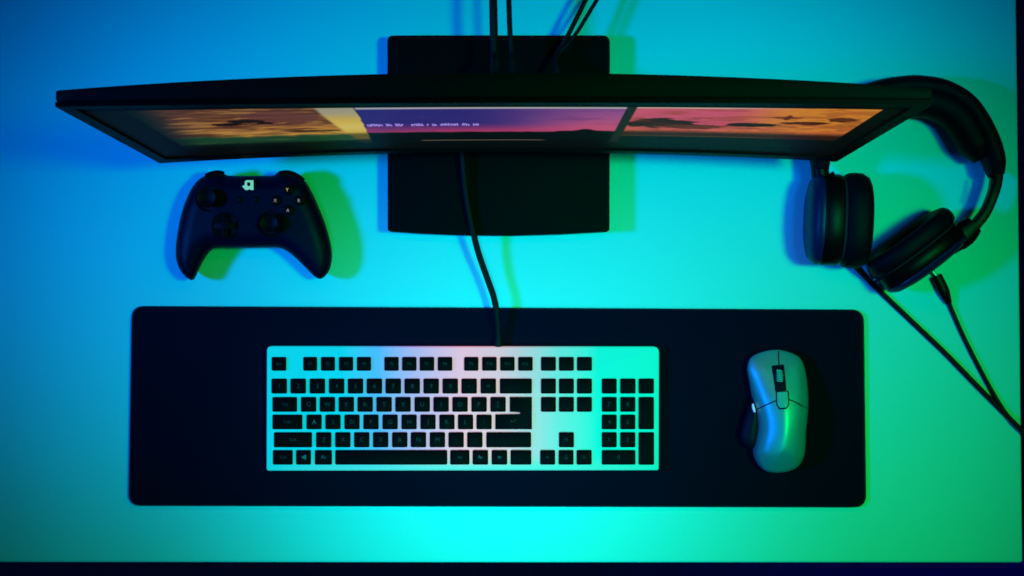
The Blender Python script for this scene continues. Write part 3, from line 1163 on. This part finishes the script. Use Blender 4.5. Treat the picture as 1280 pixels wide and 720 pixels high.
def earcup(center, out, length, hl, hv, k):
    ax = Vector((out[0], out[1], 0)).normalized()
    u = Vector((length[0], length[1], 0)).normalized()

    def part(name, prof, m_, parent=hp_, power=2.4):
        bm = bmesh.new()
        lathe(bm, [(r, a * MM * k) for r, a in prof], center, 48, axis=ax, su=hl, sv=hv, u=u, power=power)
        return obj(name, bm, m_, parent)
    cu = part('ear_cushion', [(0.0, -20), (0.48, -20), (0.56, -27), (0.66, -30.5), (0.80, -31.5), (0.92, -29), (0.985, -23), (1.0, -16), (0.985, -9), (0.93, -5.5),
                              (0.86, -4.5)], M['leather'])
    part('trim_ring', [(0.84, -5), (0.905, -4.6), (0.925, -3.4), (0.91, -2.2), (0.84, -1.8)], M['trim'], cu)
    cup = part('ear_cup', [(0.84, -2.5), (0.92, -1.8), (0.955, 0.5), (0.95, 8), (0.955, 15), (0.93, 17), (0.90, 17.6)], M['ear_body'])
    part('cup_cap', [(0.88, 17.2), (0.935, 17.8), (0.95, 20), (0.915, 24), (0.82, 28), (0.6, 31), (0.3, 32.2), (0.0, 32.5)], M['ear_shell'], cup)
    return cup


earcup(at(1046.5, 275, 34), (-1, 0.04), (0.04, 1), 0.0475, 0.0335, 0.97)
earcup(at(1147, 314.5, 34), (0.603, -0.798), (0.798, 0.603), 0.0495, 0.0335, 0.70)

bm = tube([at(1069, 330, 16), at(1076, 339, 11), at(1088, 353, 6), at(1102, 366, 3.5), at(1140, 402, 2.8), at(1182, 442, 2.8), at(1218, 479, 2.8), at(1250, 511, 2.8),
           at(1276, 537, 2.8), at(1287, 549, 1.5), at(1296, 558, -12)], 0.0026, 8)
obj('cable', bm, M['cable'], hp_)
bm = bmesh.new()
sweep(bm, catmull([at(1068, 329, 17), at(1075, 338, 12), at(1084, 348, 7.5)], 5), lambda t: 0.0042 - 0.0012 * t, lambda t: 0.0042 - 0.0012 * t, 12)
obj('strain_relief', bm, M['cable'], hp_)
for (x, y) in ((1094, 349), (1099, 353)):
    c = at(x, y, 22)
    lathe_obj('hinge_screw', [(0.0016, -0.004), (0.0016, 0.0006), (0.0, 0.0012)], c, M['metal'], hp_, 14)

# loose lead with its plug, right of the ear cup
jc = thing('audio_lead', 'thin black audio lead ending in a jack plug below the right ear cup', 'cable', at(1215, 440, 0))
bm = tube([at(1185, 375, 4), at(1190, 388, 3), at(1204, 420, 2.4), at(1222, 456, 2.4), at(1240, 489, 2.4), at(1254, 512, 3.5), at(1266, 527, 5.8), at(1280, 540.5, 6.2),
           at(1290, 551, 3), at(1299, 560, -10)], 0.0022, 8)
obj('lead', bm, M['cable'], jc)
bm = bmesh.new()
path = catmull([at(1170.5, 345, 5.8), at(1176, 356, 5.6), at(1181, 367, 5.0), at(1186, 379, 4.0)], 6)
sweep(bm, path, lambda t: 0.0056 if t < 0.62 else 0.0056 - 0.0066 * (t - 0.62), lambda t: 0.0052 if t < 0.62 else 0.0052 - 0.0060 * (t - 0.62), 16, 2.6)
obj('plug_body', bm, M['ear_body'], jc)
bm = bmesh.new()
a, b = at(1170.5, 345, 5.8), at(1163, 336, 6.2)
sweep(bm, [a, a.lerp(b, 0.6), a.lerp(b, 0.68), a.lerp(b, 0.76), b], lambda t: 0.0017 if t < 0.7 else 0.0013, lambda t: 0.0017 if t < 0.7 else 0.0013, 12)
obj('jack_pin', bm, M['metal'], jc)

# ------------------------------------------------------------------ lamps and added fill lights


def spot(name, loc, target, color, power, size_deg, blend, radius):
    l = bpy.data.lights.new(name, 'SPOT')
    l.color = color
    l.energy = power
    l.spot_size = math.radians(size_deg)
    l.spot_blend = blend
    l.shadow_soft_size = radius
    o = bpy.data.objects.new(name, l)
    C.objects.link(o)
    o.location = loc
    o.rotation_euler = (Vector(target) - Vector(loc)).to_track_quat('-Z', 'Y').to_euler()
    return o


spot('blue_lamp', (-1.8, 0.0, 1.6), (-0.079, 0.066, 0.0), (0.0, 0.2, 1.0), 347, 23.4, 1.0, 0.16)
spot('green_lamp', (0.95, 0.05, 2.0), (0.102, -0.122, 0.0), (0.0, 1.0, 0.08), 159, 32.5, 1.0, 0.15)
spot('cyan_fill', (0.05, -0.75, 1.9), (-0.008, -0.186, 0.0), (0.0, 0.938, 1.0), 196, 15.0, 1.0, 0.16)  # added fill with no visible source, brightens the front middle of the desk
spot('pale_blue_fill', (0.6, 0.13, 2.2), (0.265, 0.170, 0.0), (0.0, 0.25, 1.0), 76, 13.7, 1.0, 0.15)  # invented fill from above, lifts the blue around headphones and upper right

w = bpy.data.worlds.new('World')
bpy.context.scene.world = w
w.use_nodes = True
w.node_tree.nodes['Background'].inputs['Color'].default_value = (0.0, 0.016, 0.048, 1)
w.node_tree.nodes['Background'].inputs['Strength'].default_value = 1.0

# ------------------------------------------------------------------ camera and output
cam = bpy.data.cameras.new('Camera')
cam.sensor_width = 36
cam.lens = 36 * F / 1280
cam.clip_start = 0.02
cam.clip_end = 50
co = bpy.data.objects.new('Camera', cam)
C.objects.link(co)
co.location = (0, 0, H)
sc = bpy.context.scene
sc.camera = co
for o in list(bpy.data.objects):
    if '_w' in o:
        del o['_w']
sc.view_settings.view_transform = 'Standard'
sc.view_settings.look = 'None'
sc.view_settings.exposure = 0
sc.view_settings.gamma = 1
sc.cycles.use_denoising = True
sc.cycles.max_bounces = 6
sc.cycles.pixel_filter_type = 'BLACKMAN_HARRIS'
sc.cycles.filter_width = 1.7
